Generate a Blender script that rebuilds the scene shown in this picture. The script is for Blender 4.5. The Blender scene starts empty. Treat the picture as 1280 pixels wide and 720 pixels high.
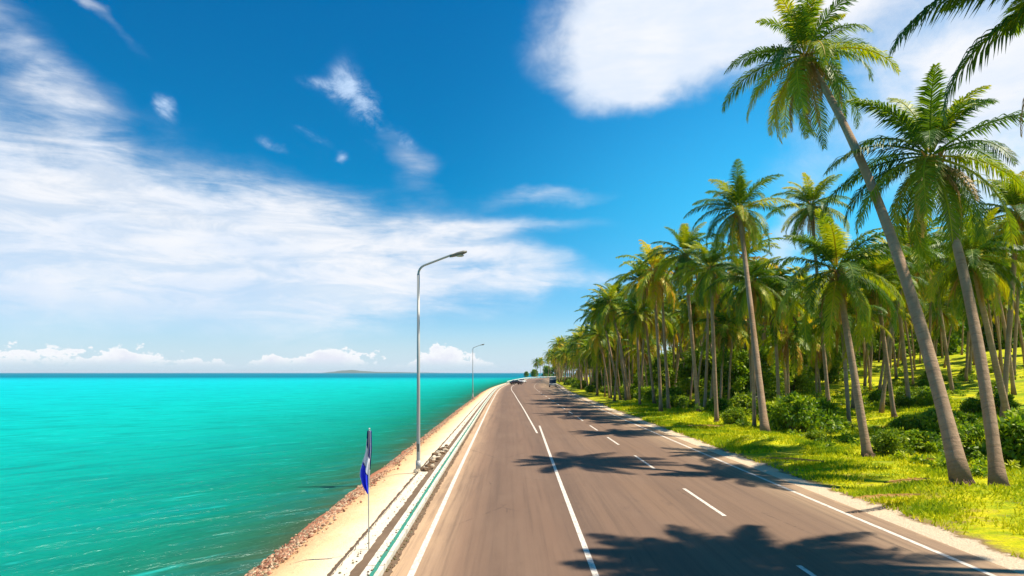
import bpy, math, random
import numpy as np
from mathutils import Vector, Matrix, noise as mnoise

random.seed(7)
rng = np.random.default_rng(11)
scene = bpy.context.scene
col = scene.collection
R_ = math.radians
F = 853.3            # focal length in pixels of the 1280 px wide photograph
CX, HY, CAMZ = 640.0, 466.0, 3.8

# ------------------------------------------------------------------ camera, render
cam_d = bpy.data.cameras.new('camera')
cam = bpy.data.objects.new('camera', cam_d); col.objects.link(cam)
cam.location = (0, 0, CAMZ); cam.rotation_euler = (R_(90), 0, 0)
cam_d.lens = 24; cam_d.sensor_width = 36; cam_d.shift_y = (HY-360)/1280
cam_d.clip_start = 0.1; cam_d.clip_end = 90000
scene.camera = cam
scene.view_settings.view_transform = 'Standard'
scene.view_settings.look = 'None'
scene.view_settings.exposure = 0.84
scene.view_settings.gamma = 1
scene.view_settings.use_curve_mapping = False
scene.render.engine = 'CYCLES'
scene.cycles.use_denoising = True
scene.cycles.max_bounces = 8
scene.cycles.transparent_max_bounces = 12

# ------------------------------------------------------------------ node helpers
class NT:
    def __init__(s, nt):
        s.nt = nt
    def n(s, typ, ins=None, **kw):
        nd = s.nt.nodes.new(typ)
        for k, v in kw.items(): setattr(nd, k, v)
        if ins:
            for k, v in ins.items(): s.put(nd.inputs[k], v)
        return nd
    def put(s, sock, v):
        if hasattr(v, 'is_output') or isinstance(v, bpy.types.NodeSocket): s.nt.links.new(v, sock)
        else: sock.default_value = v
    def m(s, op, a, b=None, c=None, clamp=False):
        nd = s.nt.nodes.new('ShaderNodeMath'); nd.operation = op; nd.use_clamp = clamp
        s.put(nd.inputs[0], a)
        if b is not None: s.put(nd.inputs[1], b)
        if c is not None: s.put(nd.inputs[2], c)
        return nd.outputs[0]
    def mix(s, f, a, b, blend='MIX'):
        nd = s.nt.nodes.new('ShaderNodeMix'); nd.data_type = 'RGBA'; nd.blend_type = blend
        s.put(nd.inputs[0], f)
        s.put(nd.inputs[6], a if not isinstance(a, tuple) else (*a[:3], 1))
        s.put(nd.inputs[7], b if not isinstance(b, tuple) else (*b[:3], 1))
        return nd.outputs[2]
    def noise(s, vec, scale=5, detail=4, rough=.5, dist=0):
        nd = s.n('ShaderNodeTexNoise', {'Scale': scale, 'Detail': detail, 'Roughness': rough, 'Distortion': dist})
        if vec is not None: s.nt.links.new(vec, nd.inputs['Vector'])
        return nd.outputs['Fac']
    def mapping(s, vec, scale=(1,1,1), rot=(0,0,0), loc=(0,0,0)):
        nd = s.n('ShaderNodeMapping', {'Vector': vec, 'Scale': scale, 'Rotation': rot, 'Location': loc})
        return nd.outputs[0]
    def ramp(s, f, stops, interp='LINEAR'):
        nd = s.nt.nodes.new('ShaderNodeValToRGB'); cr = nd.color_ramp; cr.interpolation = interp
        while len(cr.elements) < len(stops): cr.elements.new(.5)
        for e, (p, c) in zip(cr.elements, stops):
            e.position = p; e.color = (*c[:3], 1) if isinstance(c, tuple) else (c, c, c, 1)
        s.put(nd.inputs[0], f)
        return nd.outputs[0]
    def sstep(s, x, a, b):
        nd = s.n('ShaderNodeMapRange', {'Value': x, 'From Min': a, 'From Max': b}, interpolation_type='SMOOTHSTEP')
        return nd.outputs[0]

def mat(name, rough=.6, spec=.3):
    m = bpy.data.materials.new(name); m.use_nodes = True
    nt = NT(m.node_tree); b = m.node_tree.nodes['Principled BSDF']
    b.inputs['Roughness'].default_value = rough
    b.inputs['Specular IOR Level'].default_value = spec
    return m, nt, b
def objcoord(nt): return nt.n('ShaderNodeTexCoord').outputs['Object']
def worldpos(nt): return nt.n('ShaderNodeNewGeometry').outputs['Position']
def attr(nt, name): return nt.n('ShaderNodeAttribute', attribute_name=name).outputs['Fac']
def bump(nt, b, h, strength=.3, dist=.02):
    nd = nt.n('ShaderNodeBump', {'Height': h, 'Strength': strength, 'Distance': dist})
    nt.nt.links.new(nd.outputs[0], b.inputs['Normal'])
def simple(name, c, rough=.5, spec=.3, var=.15, scale=8, metal=0, bmp=0):
    m, nt, b = mat(name, rough, spec)
    n = nt.noise(objcoord(nt), scale, 5, .6)
    dark = tuple(x*(1-var) for x in c); light = tuple(min(1, x*(1+var)) for x in c)
    nt.put(b.inputs['Base Color'], nt.mix(n, dark, light))
    b.inputs['Metallic'].default_value = metal
    if bmp: bump(nt, b, n, bmp)
    return m

# ------------------------------------------------------------------ world: sky and clouds
SUN_EL = 61.0
sun_dir = Vector((0.99*math.cos(R_(SUN_EL)), 0.10*math.cos(R_(SUN_EL)), math.sin(R_(SUN_EL)))).normalized()
w = bpy.data.worlds.new('World'); scene.world = w; w.use_nodes = True
wt = NT(w.node_tree); bg = w.node_tree.nodes['Background']
sky = wt.n('ShaderNodeTexSky', sky_type='NISHITA', sun_disc=False)
sky.sun_elevation = R_(SUN_EL); sky.sun_rotation = math.atan2(sun_dir.x, sun_dir.y)
sky.air_density = 1.0; sky.dust_density = 0.3; sky.ozone_density = 3.0
dvec = wt.n('ShaderNodeTexCoord').outputs['Generated']
sep = wt.n('ShaderNodeSeparateXYZ', {0: dvec})
dx, dy, dz = sep.outputs
az = wt.m('ARCTAN2', dx, dy); el = wt.m('ARCSINE', dz)
def pdir(px, py):
    u = (px-CX)/F; v = (HY-py)/F
    return math.atan(u), math.atan(v/math.sqrt(1+u*u))
# warp the coordinates so that cloud outlines are ragged
wn = wt.n('ShaderNodeTexNoise', {'Vector': wt.mapping(dvec, (1, 1, 1.6)), 'Scale': 5, 'Detail': 6, 'Roughness': .55})
ws = wt.n('ShaderNodeSeparateColor', {0: wn.outputs['Color']})
azw = wt.m('ADD', az, wt.m('MULTIPLY', wt.m('SUBTRACT', ws.outputs[0], .5), .13))
elw = wt.m('ADD', el, wt.m('MULTIPLY', wt.m('SUBTRACT', ws.outputs[1], .5), .09))
def blob(px, py, rx, ry, rot, amp, a=azw, e=elw):
    a0, e0 = pdir(px, py); c, s = math.cos(R_(rot)), math.sin(R_(rot))
    da = wt.m('SUBTRACT', a, a0); de = wt.m('SUBTRACT', e, e0)
    X = wt.m('ADD', wt.m('MULTIPLY', da, c*F/rx), wt.m('MULTIPLY', de, s*F/rx))
    Y = wt.m('ADD', wt.m('MULTIPLY', da, -s*F/ry), wt.m('MULTIPLY', de, c*F/ry))
    r2 = wt.m('ADD', wt.m('MULTIPLY', X, X), wt.m('MULTIPLY', Y, Y))
    return wt.m('MULTIPLY', wt.m('EXPONENT', wt.m('MULTIPLY', r2, -1)), amp)
def total(L):
    t = L[0]
    for x in L[1:]: t = wt.m('ADD', t, x)
    return t
bank = total([
    blob(-60, 305, 260, 95, -6, 1.0), blob(150, 290, 190, 68, -14, .62), blob(380, 300, 190, 62, -12, .74),
    blob(560, 315, 120, 34, -6, .34), blob(690, 248, 80, 11, 5, .55), blob(640, 285, 120, 13, 3, .50), blob(660, 350, 150, 15, 2, .52), blob(620, 320, 100, 12, -4, .45), blob(505, 205, 55, 24, -42, .36),
    blob(60, 105, 110, 34, -44, .60), blob(140, 45, 50, 6, -38, .26), blob(100, 3, 22, 6, -30, .40), blob(-420, 300, 260, 120, 0, .9), blob(60, 385, 420, 46, 0, .60), blob(430, 372, 170, 22, 0, .34)])
small = total([
    blob(445, 128, 36, 20, -58, .9), blob(400, 112, 26, 8, -12, .5), blob(497, 178, 20, 9, -40, .5), blob(345, 178, 14, 9, -40, .4),
    blob(212, 142, 15, 9, -30, .65), blob(372, 160, 22, 8, -30, .4), blob(410, 190, 9, 7, -50, .45)])
topr = total([
    blob(835, 15, 135, 62, 12, 1.35), blob(785, 98, 58, 28, 20, .55), blob(1010, -20, 170, 70, 0, .75), blob(1230, 90, 100, 60, 20, .75),
    blob(1010, 190, 120, 60, 30, .28), blob(1260, 215, 90, 60, 0, .55), blob(975, 310, 60, 26, 60, .45)])
n_str = wt.m('ADD', wt.m('MULTIPLY', wt.noise(wt.mapping(dvec, (1.2, 1.2, 6), (0, R_(8), 0)), 5.5, 9, .62, .5), .6), wt.m('MULTIPLY', wt.noise(wt.mapping(dvec, (1, 1, 2.2), (0, 0, 0), (2, 5, 1)), 8, 9, .62, .3), .4))
n_puf = wt.noise(wt.mapping(dvec, (1, 1, 1.3)), 15, 12, .68, .4)
n_sft = wt.noise(wt.mapping(dvec, (1, 1, 1.5), (0, 0, 0), (3, 1, 2)), 3.5, 6, .5)
d_bank = wt.m('ADD', bank, wt.m('MULTIPLY', wt.m('SUBTRACT', n_str, .5), wt.m('MULTIPLY', wt.m('MINIMUM', bank, .8), 3.0)))
gaps = wt.m('ADD', .70, wt.m('MULTIPLY', wt.sstep(wt.noise(wt.mapping(dvec, (1.1, 1.1, 5), (0, R_(-6), 0), (7, 2, 4)), 7, 10, .66, .6), .36, .60), .27))
d_bank = wt.m('MULTIPLY', wt.m('MULTIPLY', wt.sstep(d_bank, .12, 1.05), gaps), wt.sstep(elw, .02, .12))
d_small = wt.m('ADD', small, wt.m('MULTIPLY', wt.m('SUBTRACT', n_puf, .5), wt.m('MULTIPLY', wt.m('MINIMUM', small, .6), 7.5)))
d_small = wt.m('MULTIPLY', wt.sstep(d_small, .05, 1.35), .85)
d_top = wt.m('ADD', topr, wt.m('ADD', wt.m('MULTIPLY', wt.m('SUBTRACT', n_sft, .5), .5), wt.m('MULTIPLY', wt.m('SUBTRACT', n_puf, .5), wt.m('MINIMUM', topr, .5))))
d_top = wt.sstep(d_top, .16, .80)
# low cumulus over the horizon: bumps from noise on azimuth compared with elevation
hv = wt.n('ShaderNodeCombineXYZ', {0: wt.m('MULTIPLY', az, 1.0), 1: wt.m('MULTIPLY', el, 1.6), 2: 0.0})
h_big = wt.noise(hv.outputs[0], 9, 2, .5); h_small = wt.noise(hv.outputs[0], 75, 5, .62)
top_el = wt.m('ADD', wt.m('MULTIPLY', wt.m('SUBTRACT', h_big, .44), .15), wt.m('MULTIPLY', wt.m('SUBTRACT', h_small, .5), .050))
top_el = wt.m('ADD', top_el, .003)
top_el = wt.m('ADD', top_el, total([blob(40, 466, 45, 60, 0, .020, az, el), blob(208, 466, 50, 60, 0, .014, az, el), blob(335, 466, 24, 60, 0, .016, az, el), blob(408, 466, 22, 60, 0, .018, az, el), blob(545, 466, 22, 60, 0, .012, az, el)]))
d_hor = wt.m('MULTIPLY', wt.sstep(wt.m('SUBTRACT', top_el, el), -.001, .004), wt.m('MULTIPLY', wt.sstep(el, .006, .022), .85))
haze = wt.m('MULTIPLY', wt.sstep(wt.m('MULTIPLY', el, -1), -.09, .0), .72)
# sky colour: Nishita, deepened the way a polarised tropical sky looks
hs = wt.n('ShaderNodeHueSaturation', {'Color': sky.outputs[0], 'Saturation': 1.35, 'Value': 1.0})
rt = wt.m('MULTIPLY', wt.sstep(az, -.15, .40), wt.sstep(el, .62, .26))
high = wt.mix(rt, (.05, .90, .98), (.50, 1.62, 1.42))
tint = wt.mix(wt.sstep(el, .02, .26), (.72, .95, 1.22), high)
skyc = wt.mix(1.0, hs.outputs[0], tint, 'MULTIPLY')
white = (9.2, 9.5, 10.0)
c = wt.mix(haze, skyc, (5.3, 6.5, 7.9))
c = wt.mix(d_hor, c, wt.mix(wt.sstep(wt.m('SUBTRACT', top_el, el), .0, .03), (8.4, 8.3, 8.4), (6.9, 6.9, 7.8)))
shade = wt.mix(wt.sstep(wt.m('ADD', wt.m('MULTIPLY', n_sft, .5), wt.m('MULTIPLY', n_str, .5)), .38, .6), (6.0, 6.8, 8.0), (7.7, 7.8, 8.1))
c = wt.mix(d_bank, c, shade)
c = wt.mix(d_small, c, (5.2, 6.6, 8.6))
c = wt.mix(d_top, c, shade)
wt.put(bg.inputs[0], c); bg.inputs[1].default_value = 0.07
w.cycles.sampling_method = 'MANUAL'; w.cycles.sample_map_resolution = 512

sl = bpy.data.lights.new('sun', 'SUN'); sl.energy = 4.75; sl.angle = R_(.8); sl.color = (1, .90, .75)
so = bpy.data.objects.new('sun', sl); col.objects.link(so)
so.rotation_euler = (-sun_dir).to_track_quat('-Z', 'Y').to_euler(); so.location = sun_dir*60

# ------------------------------------------------------------------ object helpers
def tag(o, label=None, cat=None, group=None, kind=None):
    if label: o['label'] = label
    if cat: o['category'] = cat
    if group: o['group'] = group
    if kind: o['kind'] = kind
    return o
def empty(name, loc=(0,0,0), rz=0):
    o = bpy.data.objects.new(name, None); col.objects.link(o); o.location = loc; o.rotation_euler = (0,0,rz)
    o.empty_display_size = .2
    return o
def link(name, me, parent=None, loc=None):
    o = bpy.data.objects.new(name, me); col.objects.link(o)
    if parent: o.parent = parent
    if loc is not None: o.location = loc
    return o
class MB:
    """collects vertices and faces of ONE mesh"""
    def __init__(s): s.v = []; s.f = []; s.n = 0; s.a = []
    def add(s, v, f, a=None):
        v = np.asarray(v, float); s.v.append(v)
        s.f += [tuple(i+s.n for i in q) for q in f]; s.n += len(v)
        s.a.append(np.zeros(len(v)) if a is None else np.asarray(a, float)*np.ones(len(v)))
    def box(s, x0, x1, y0, y1, z0, z1, a=None):
        v = [(x,y,z) for x in (x0,x1) for y in (y0,y1) for z in (z0,z1)]
        s.add(v, [(0,1,3,2),(4,6,7,5),(0,4,5,1),(2,3,7,6),(0,2,6,4),(1,5,7,3)], a)
    def tube(s, pts, rad, seg=10, cap=True, a=None, squash=None):
        pts = [Vector(p) for p in pts]; n = len(pts)
        if not hasattr(rad, '__len__'): rad = [rad]*n
        V = []; fr = None
        for i, p in enumerate(pts):
            t = (pts[min(i+1,n-1)]-pts[max(i-1,0)]).normalized()
            if fr is None:
                fr = t.orthogonal().normalized()
                if abs(t.z) > .5:
                    fr = Vector((1,0,0)); 
            fr = (fr - t*fr.dot(t)).normalized(); b = t.cross(fr)
            for k in range(seg):
                an = 2*math.pi*k/seg
                V.append(p + (fr*math.cos(an) + b*math.sin(an))*rad[i])
        Fc = [(i*seg+k, i*seg+(k+1)%seg, (i+1)*seg+(k+1)%seg, (i+1)*seg+k) for i in range(n-1) for k in range(seg)]
        if cap: Fc += [tuple(range(seg-1,-1,-1)), tuple(range((n-1)*seg, n*seg))]
        s.add([tuple(v) for v in V], Fc, a)
    def ball(s, c, r, seg=10, rings=7, a=None, jit=0):
        V = []; 
        r = r if hasattr(r, '__len__') else (r,r,r)
        for i in range(rings+1):
            th = math.pi*i/rings
            for k in range(seg):
                ph = 2*math.pi*k/seg; j = 1+jit*(random.random()-.5) if 0 < i < rings else 1
                V.append((c[0]+r[0]*math.sin(th)*math.cos(ph)*j, c[1]+r[1]*math.sin(th)*math.sin(ph)*j, c[2]+r[2]*math.cos(th)*j))
        s.add(V, [(i*seg+k, (i+1)*seg+k, (i+1)*seg+(k+1)%seg, i*seg+(k+1)%seg) for i in range(rings) for k in range(seg)], a)
    def mesh(s, name, m=None, smooth=False, aname=None):
        me = bpy.data.meshes.new(name)
        v = np.concatenate(s.v) if s.v else np.zeros((0,3))
        me.from_pydata(v.tolist(), [], s.f)
        if aname:
            at = me.attributes.new(aname, 'FLOAT', 'POINT'); at.data.foreach_set('value', np.concatenate(s.a).astype(np.float32))
        if m: me.materials.append(m)
        if smooth: me.polygons.foreach_set('use_smooth', [True]*len(me.polygons))
        me.update(); me.validate()
        return me
    def build(s, name, m=None, parent=None, smooth=False, loc=None, aname=None, bevel=0):
        o = link(name, s.mesh(name, m, smooth, aname), parent, loc)
        if bevel:
            bm = o.modifiers.new('bevel', 'BEVEL'); bm.width = bevel; bm.segments = 2; bm.limit_method = 'ANGLE'
        return o

# ------------------------------------------------------------------ plan of the coast road
def smooth_table(T):
    xs = np.array([t[0] for t in T], float); ys = np.array([t[1] for t in T], float)
    h = np.diff(xs); d = np.diff(ys)/h; m = np.zeros(len(xs))
    m[0], m[-1] = d[0], d[-1]
    for i in range(1, len(xs)-1): m[i] = (d[i-1]*h[i] + d[i]*h[i-1])/(h[i]+h[i-1])
    def f(Y):
        Y = min(max(Y, xs[0]), xs[-1]); i = min(max(int(np.searchsorted(xs, Y))-1, 0), len(h)-1)
        t = (Y-xs[i])/h[i]
        return float((2*t**3-3*t*t+1)*ys[i] + (t**3-2*t*t+t)*h[i]*m[i] + (-2*t**3+3*t*t)*ys[i+1] + (t**3-t*t)*h[i]*m[i+1])
    return f
Lf = smooth_table([(-40,-1.7),(0,-1.8),(13,-1.9),(25,-2.05),(45,-2.25),(95,-2.7),(170,-2.75),(259,0),(350,5),(463,14),(520,24),(600,48),(700,85),(1000,190),(4000,1100)])
Rf = smooth_table([(-40,9),(0,9),(45,9.05),(112,9.8),(151,10.7),(180,12.2),(232,14.2),(300,16.5),(350,19.5),(400,24),(463,34),(520,50),(600,84),(700,125),(1000,230),(4000,1140)])
Df = smooth_table([(-40,5.65),(60,5.6),(100,5.5),(180,5.9),(259,9.6),(350,15.5),(463,27),(520,38)])
C1 = smooth_table([(42,1.6),(69,1.25),(110,.6),(182,-.1),(230,1.4),(259,3.1),(350,8.6),(463,18)])
C2 = smooth_table([(-40,1.2),(13,1.57),(28,1.72),(49,1.97)])

def ridge(e):      # height of the grove floor by distance inland from the road's right line
    if e < 1.2: return 0.0
    z = 0
    if e > 9:
        t = e-9; z += .115*t*(t/(t+5)) if t < 95 else .115*95*.95 + (1-math.exp(-(t-95)/120))*9
    return z
def gz(X, Y):
    e = X - Rf(Y)
    z = ridge(e)
    if e > 1.0:
        k = min(1, (e-1.0)/2.5)
        z += k*(.10 + .28*mnoise.noise(Vector((X*.16, Y*.16, 3))) + .10*mnoise.noise(Vector((X*.6, Y*.6, 7))))
        if e > 6: z += min(1,(e-6)/10)*.5*mnoise.noise(Vector((X*.07, Y*.07, 1)))
        for (mx, my, mh, mr) in MOUNDS:
            q = ((X-mx)**2+(Y-my)**2)/(mr*mr)
            if q < 6: z += k*mh*math.exp(-q)
    return z
MOUNDS = [(13.6,20.3,.45,1.8),(13.6,36.6,.5,2.4),(15.8,57.5,.4,2.5),(14.6,78,.5,3),(17,33,.15,1.5)]

def Ys(a, b, d0=.8, k=.02):
    y = a; L = []
    while y < b: L.append(y); y += max(d0, abs(y)*k)
    return L + [b]
rowsY = Ys(-30, 4000, .7, .018)

def strip(name, Y0, Y1, fa, fb, z, m, n=1, parent=None, d0=1, k=.02, kind='structure', thick=0):
    """a sheet between two plan curves; z is a height or a function of (t, X, Y)"""
    ys = Ys(Y0, Y1, d0, k); V = []; A = []
    for y in ys:
        a, b = fa(y), fb(y)
        for i in range(n+1):
            t = i/n; x = a+(b-a)*t
            V.append((x, y, z(t, x, y) if callable(z) else z)); A.append(x-Lf(y))
    Fc = [(i*(n+1)+j, i*(n+1)+j+1, (i+1)*(n+1)+j+1, (i+1)*(n+1)+j) for i in range(len(ys)-1) for j in range(n)]
    mb = MB(); mb.add(V, Fc, np.array(A)); o = mb.build(name, m, parent, smooth=True, aname='across')
    if kind: o['kind'] = kind
    return o
def profile_run(name, Y0, Y1, pts, m, parent=None, d0=1.5, k=.02, jag=0):
    """closed profile (offset from the left line, z) run along the coast"""
    ys = Ys(Y0, Y1, d0, k); V = []; q = len(pts)
    for y in ys:
        for (o, z) in pts:
            V.append((Lf(y)+o + (jag*(mnoise.noise(Vector((y*7.3, o*9, z*5)))*.9+mnoise.noise(Vector((y*1.1, o*5, z*5)))*.25) if jag else 0), y, z))
    Fc = [(i*q+j, i*q+(j+1)%q, (i+1)*q+(j+1)%q, (i+1)*q+j) for i in range(len(ys)-1) for j in range(q)]
    Fc += [tuple(range(q)), tuple(range((len(ys)-1)*q+q-1, (len(ys)-1)*q-1, -1))]
    mb = MB(); mb.add(V, Fc); o = mb.build(name, m, parent)
    return o

# ------------------------------------------------------------------ materials of the setting
def m_grass():
    m, nt, b = mat('grass_ground', .85, .1)
    p = worldpos(nt); e = attr(nt, 'across')
    big = nt.noise(p, .22, 5, .6); mid = nt.noise(nt.mapping(p, (.5, 1, 1)), 1.4, 6, .65); fine = nt.noise(p, 14, 4, .7)
    g = nt.ramp(mid, [(.30, (.14,.22,.006)), (.43, (.34,.40,.004)), (.56, (.60,.56,.003)), (.8, (.72,.60,.01))])
    g = nt.mix(nt.sstep(big, .52, .68), g, (.18,.30,.008))
    soil = nt.sstep(nt.noise(nt.mapping(p, (.4,1,1)), .9, 7, .7), .55, .66)
    g = nt.mix(nt.m('MULTIPLY', soil, .75), g, (.34,.20,.07))
    edge_soil = nt.m('MULTIPLY', nt.sstep(nt.noise(nt.mapping(p, (.5,1,1), (0,0,0), (3,1,0)), 1.8, 7, .72), .50, .62), nt.sstep(nt.m('MULTIPLY', e, -1), -4.5, -2.2))
    g = nt.mix(nt.m('MULTIPLY', edge_soil, .8), g, (.32,.19,.08))
    g = nt.mix(nt.m('MULTIPLY', nt.sstep(fine, .35, .7), .35), g, (.10,.17,.01))
    ed = nt.m('ADD', e, nt.m('MULTIPLY', nt.m('SUBTRACT', nt.noise(p, 1.1, 7, .7), .5), 1.7))
    sand = nt.mix(fine, (.55,.41,.26), (.78,.64,.46))
    dirt = nt.mix(fine, (.20,.12,.06), (.32,.21,.10))
    k1 = nt.sstep(ed, 1.25, 1.5); k2 = nt.sstep(ed, 1.4, 1.9)
    nt.put(b.inputs['Base Color'], nt.mix(k2, nt.mix(k1, sand, dirt), g))
    bump(nt, b, nt.m('ADD', fine, nt.m('MULTIPLY', mid, 2)), .8, .12)
    return m
def m_asphalt():
    m, nt, b = mat('asphalt', .8, .22)
    p = worldpos(nt); u = attr(nt, 'across')
    un = nt.m('ADD', u, nt.m('MULTIPLY', nt.m('SUBTRACT', nt.noise(nt.mapping(p, (1,.12,1)), 1.2, 4, .6), .5), .6))
    base = nt.ramp(nt.m('DIVIDE', nt.m('ADD', un, 1), 13), [
        (.00, (.56,.44,.34)), (.065, (.50,.38,.28)), (.10, (.34,.255,.195)), (.14, (.215,.152,.12)), (.19, (.14,.10,.083)), (.30, (.165,.115,.093)), (.36, (.13,.094,.08)),
        (.42, (.17,.12,.096)), (.49, (.15,.107,.088)), (.55, (.185,.13,.10)), (.63, (.16,.115,.093)), (.72, (.185,.132,.103)), (.80, (.17,.123,.098)), (.84, (.20,.148,.115)), (.88, (.27,.21,.16)), (1, (.40,.31,.23))])
    patch = nt.noise(nt.mapping(p, (1,.25,1)), .45, 6, .65)
    base = nt.mix(nt.m('MULTIPLY', nt.sstep(patch, .40, .66), .42), base, (.20,.15,.125))
    streak = nt.noise(nt.mapping(p, (3.2,.05,1)), 1.5, 5, .7)
    base = nt.mix(nt.m('MULTIPLY', nt.sstep(streak, .42, .72), .5), base, (.085,.064,.056))
    grit = nt.noise(p, 60, 3, .8)
    base = nt.mix(nt.m('MULTIPLY', nt.sstep(grit, .35, .7), .30), base, (.06,.048,.042))
    base = nt.mix(nt.m('MULTIPLY', nt.sstep(nt.noise(p, 35, 3, .8), .56, .75), .30), base, (.42,.34,.27))
    crack = nt.n('ShaderNodeTexVoronoi', {'Vector': nt.mapping(p, (1,.45,1)), 'Scale': .35}, feature='DISTANCE_TO_EDGE').outputs['Distance']
    ck = nt.m('MULTIPLY', nt.m('SUBTRACT', 1, nt.sstep(nt.m('ADD', crack, nt.m('MULTIPLY', nt.m('SUBTRACT', nt.noise(p, 3, 5, .7), .5), .05)), .0, .006)), nt.sstep(nt.noise(p, .2, 2, .5), .52, .6))
    base = nt.mix(nt.m('MULTIPLY', ck, .55), base, (.05,.04,.036))
    stain = nt.sstep(nt.noise(nt.mapping(p, (1,.35,1), (0,0,0), (4,7,0)), .9, 6, .7), .60, .72)
    base = nt.mix(nt.m('MULTIPLY', stain, .4), base, (.07,.055,.05))
    blown = nt.m('MULTIPLY', nt.sstep(nt.noise(nt.mapping(p, (1,.3,1), (0,0,0), (1,3,0)), 1.6, 7, .7), .46, .66), nt.sstep(nt.m('ABSOLUTE', nt.m('SUBTRACT', u, 5.6)), 4.9, 6.3))
    base = nt.mix(nt.m('MULTIPLY', blown, .55), base, (.46,.36,.25))
    nt.put(b.inputs['Base Color'], nt.mix(1, base, (1.04,.90,.72), 'MULTIPLY'))
    bump(nt, b, nt.noise(p, 90, 3, .8), .35, .008)
    return m
def m_paint():
    m, nt, b = mat('road_paint', .6, .3)
    p = worldpos(nt)
    wear = nt.sstep(nt.noise(nt.mapping(p, (2,.8,1)), 6, 8, .8), .44, .66)
    nt.put(b.inputs['Base Color'], nt.mix(nt.m('MULTIPLY', wear, .75), nt.mix(nt.noise(p, 2, 4, .6), (.58,.51,.42), (.72,.66,.57)), (.22,.17,.13)))
    return m
def m_sand():
    m, nt, b = mat('beach_sand', .9, .1)
    p = worldpos(nt); u = attr(nt, 'across')
    un = nt.m('ADD', u, nt.m('MULTIPLY', nt.m('SUBTRACT', nt.noise(p, .9, 6, .65), .5), .7))
    c = nt.ramp(nt.m('DIVIDE', nt.m('ADD', un, 6), 6), [(.10, (.12,.15,.07)), (.27, (.17,.14,.07)), (.36, (.40,.15,.08)), (.45, (.50,.22,.12)), (.50, (.62,.38,.19)), (.62, (.72,.52,.29)), (.78, (.80,.68,.50)), (.95, (.78,.70,.58))])
    fine = nt.noise(p, 25, 5, .75)
    c = nt.mix(nt.m('MULTIPLY', nt.sstep(fine, .5, .8), .35), c, (.40,.27,.15))
    nt.put(b.inputs['Base Color'], c)
    bump(nt, b, nt.m('ADD', fine, nt.m('MULTIPLY', nt.noise(p, 3, 4, .6), 3)), .6, .04)
    return m
def m_water():
    m, nt, b = mat('sea_water', .16, .22)
    p = worldpos(nt); sp = nt.n('ShaderNodeSeparateXYZ', {0: p}); 
    e = nt.n('ShaderNodeVectorMath', {0: p}, operation='LENGTH').outputs['Value']
    shore = attr(nt, 'across')      # distance from the shore, metres
    def crest(deg, sx, loc=(0,0,0)): return nt.mapping(nt.mapping(p, (1,1,1), (0,0,R_(-deg)), loc), (sx,1,1))
    n1 = nt.noise(crest(52, .35), .13, 7, .62, .5)
    n2 = nt.noise(crest(47, .30), .75, 7, .62, .5)
    sd = nt.m('ADD', shore, nt.m('MULTIPLY', nt.m('SUBTRACT', n1, .5), nt.m('MINIMUM', nt.m('MULTIPLY', shore, .7), 16)))
    lg = nt.m('LOGARITHM', nt.m('ADD', nt.m('MAXIMUM', sd, 0), 1), 10)      # 0 .. 4.5
    c = nt.ramp(nt.m('DIVIDE', lg, 4.5), [(.0, (.045,.075,.035)), (.06, (.018,.095,.05)), (.14, (.002,.16,.105)), (.22, (.0,.245,.195)), (.33, (.0,.36,.325)), (.45, (0.0,.40,.43)), (.58, (0.0,.41,.50)), (.70, (0.0,.38,.49)), (.80, (0,.30,.40)), (.95, (0,.15,.25))])
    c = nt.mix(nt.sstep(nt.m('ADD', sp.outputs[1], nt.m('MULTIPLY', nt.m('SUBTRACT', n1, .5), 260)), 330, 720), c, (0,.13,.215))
    c = nt.mix(nt.m('MULTIPLY', nt.sstep(n2, .45, .70), .50), c, (.0,.15,.14))  # wave shading painted into the colour, the bump alone shows little
    c = nt.mix(nt.m('MULTIPLY', nt.sstep(n1, .48, .72), .42), c, (.0,.24,.24))
    c = nt.mix(nt.m('MULTIPLY', nt.sstep(nt.noise(crest(50, .28, (5,9,0)), 1.2, 8, .68, .6), .56, .74), .35), c, (.03,.62,.58))  # bright crest sparkle painted into the water colour
    nt.put(b.inputs['Base Color'], c)
    b.inputs['Specular IOR Level'].default_value = 0; b.inputs['Roughness'].default_value = .6
    gl = nt.n('ShaderNodeBsdfGlossy', {'Roughness': .22, 'Color': (.75,.95,1,1)})
    mx = nt.n('ShaderNodeMixShader', {0: .035, 1: b.outputs[0], 2: gl.outputs[0]})
    nt.nt.links.new(mx.outputs[0], nt.nt.nodes['Material Output'].inputs[0])
    w1 = nt.noise(crest(48, .35), 1.3, 7, .64, .4)
    w2 = nt.noise(nt.mapping(p, (.6,1.3,1), (0,0,R_(-10))), .22, 5, .55)
    bump(nt, b, nt.m('ADD', w1, nt.m('MULTIPLY', w2, 2.4)), .8, .35)
    nt.nt.links.new(b.inputs['Normal'].links[0].from_socket, gl.inputs['Normal'])
    return m
def m_concrete(name, a, bb, dirt=.3):
    m, nt, b = mat(name, .85, .15)
    p = worldpos(nt)
    c = nt.mix(nt.noise(p, 1.3, 6, .65), a, bb)
    d = nt.sstep(nt.noise(nt.mapping(p, (2,.5,1)), 4, 8, .75), .52, .72)
    c = nt.mix(nt.m('MULTIPLY', d, dirt), c, (.20,.14,.09))
    nt.put(b.inputs['Base Color'], c); bump(nt, b, nt.noise(p, 30, 4, .7), .3, .01)
    return m
M_grass, M_asph, M_paint, M_sand, M_water = m_grass(), m_asphalt(), m_paint(), m_sand(), m_water()
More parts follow.
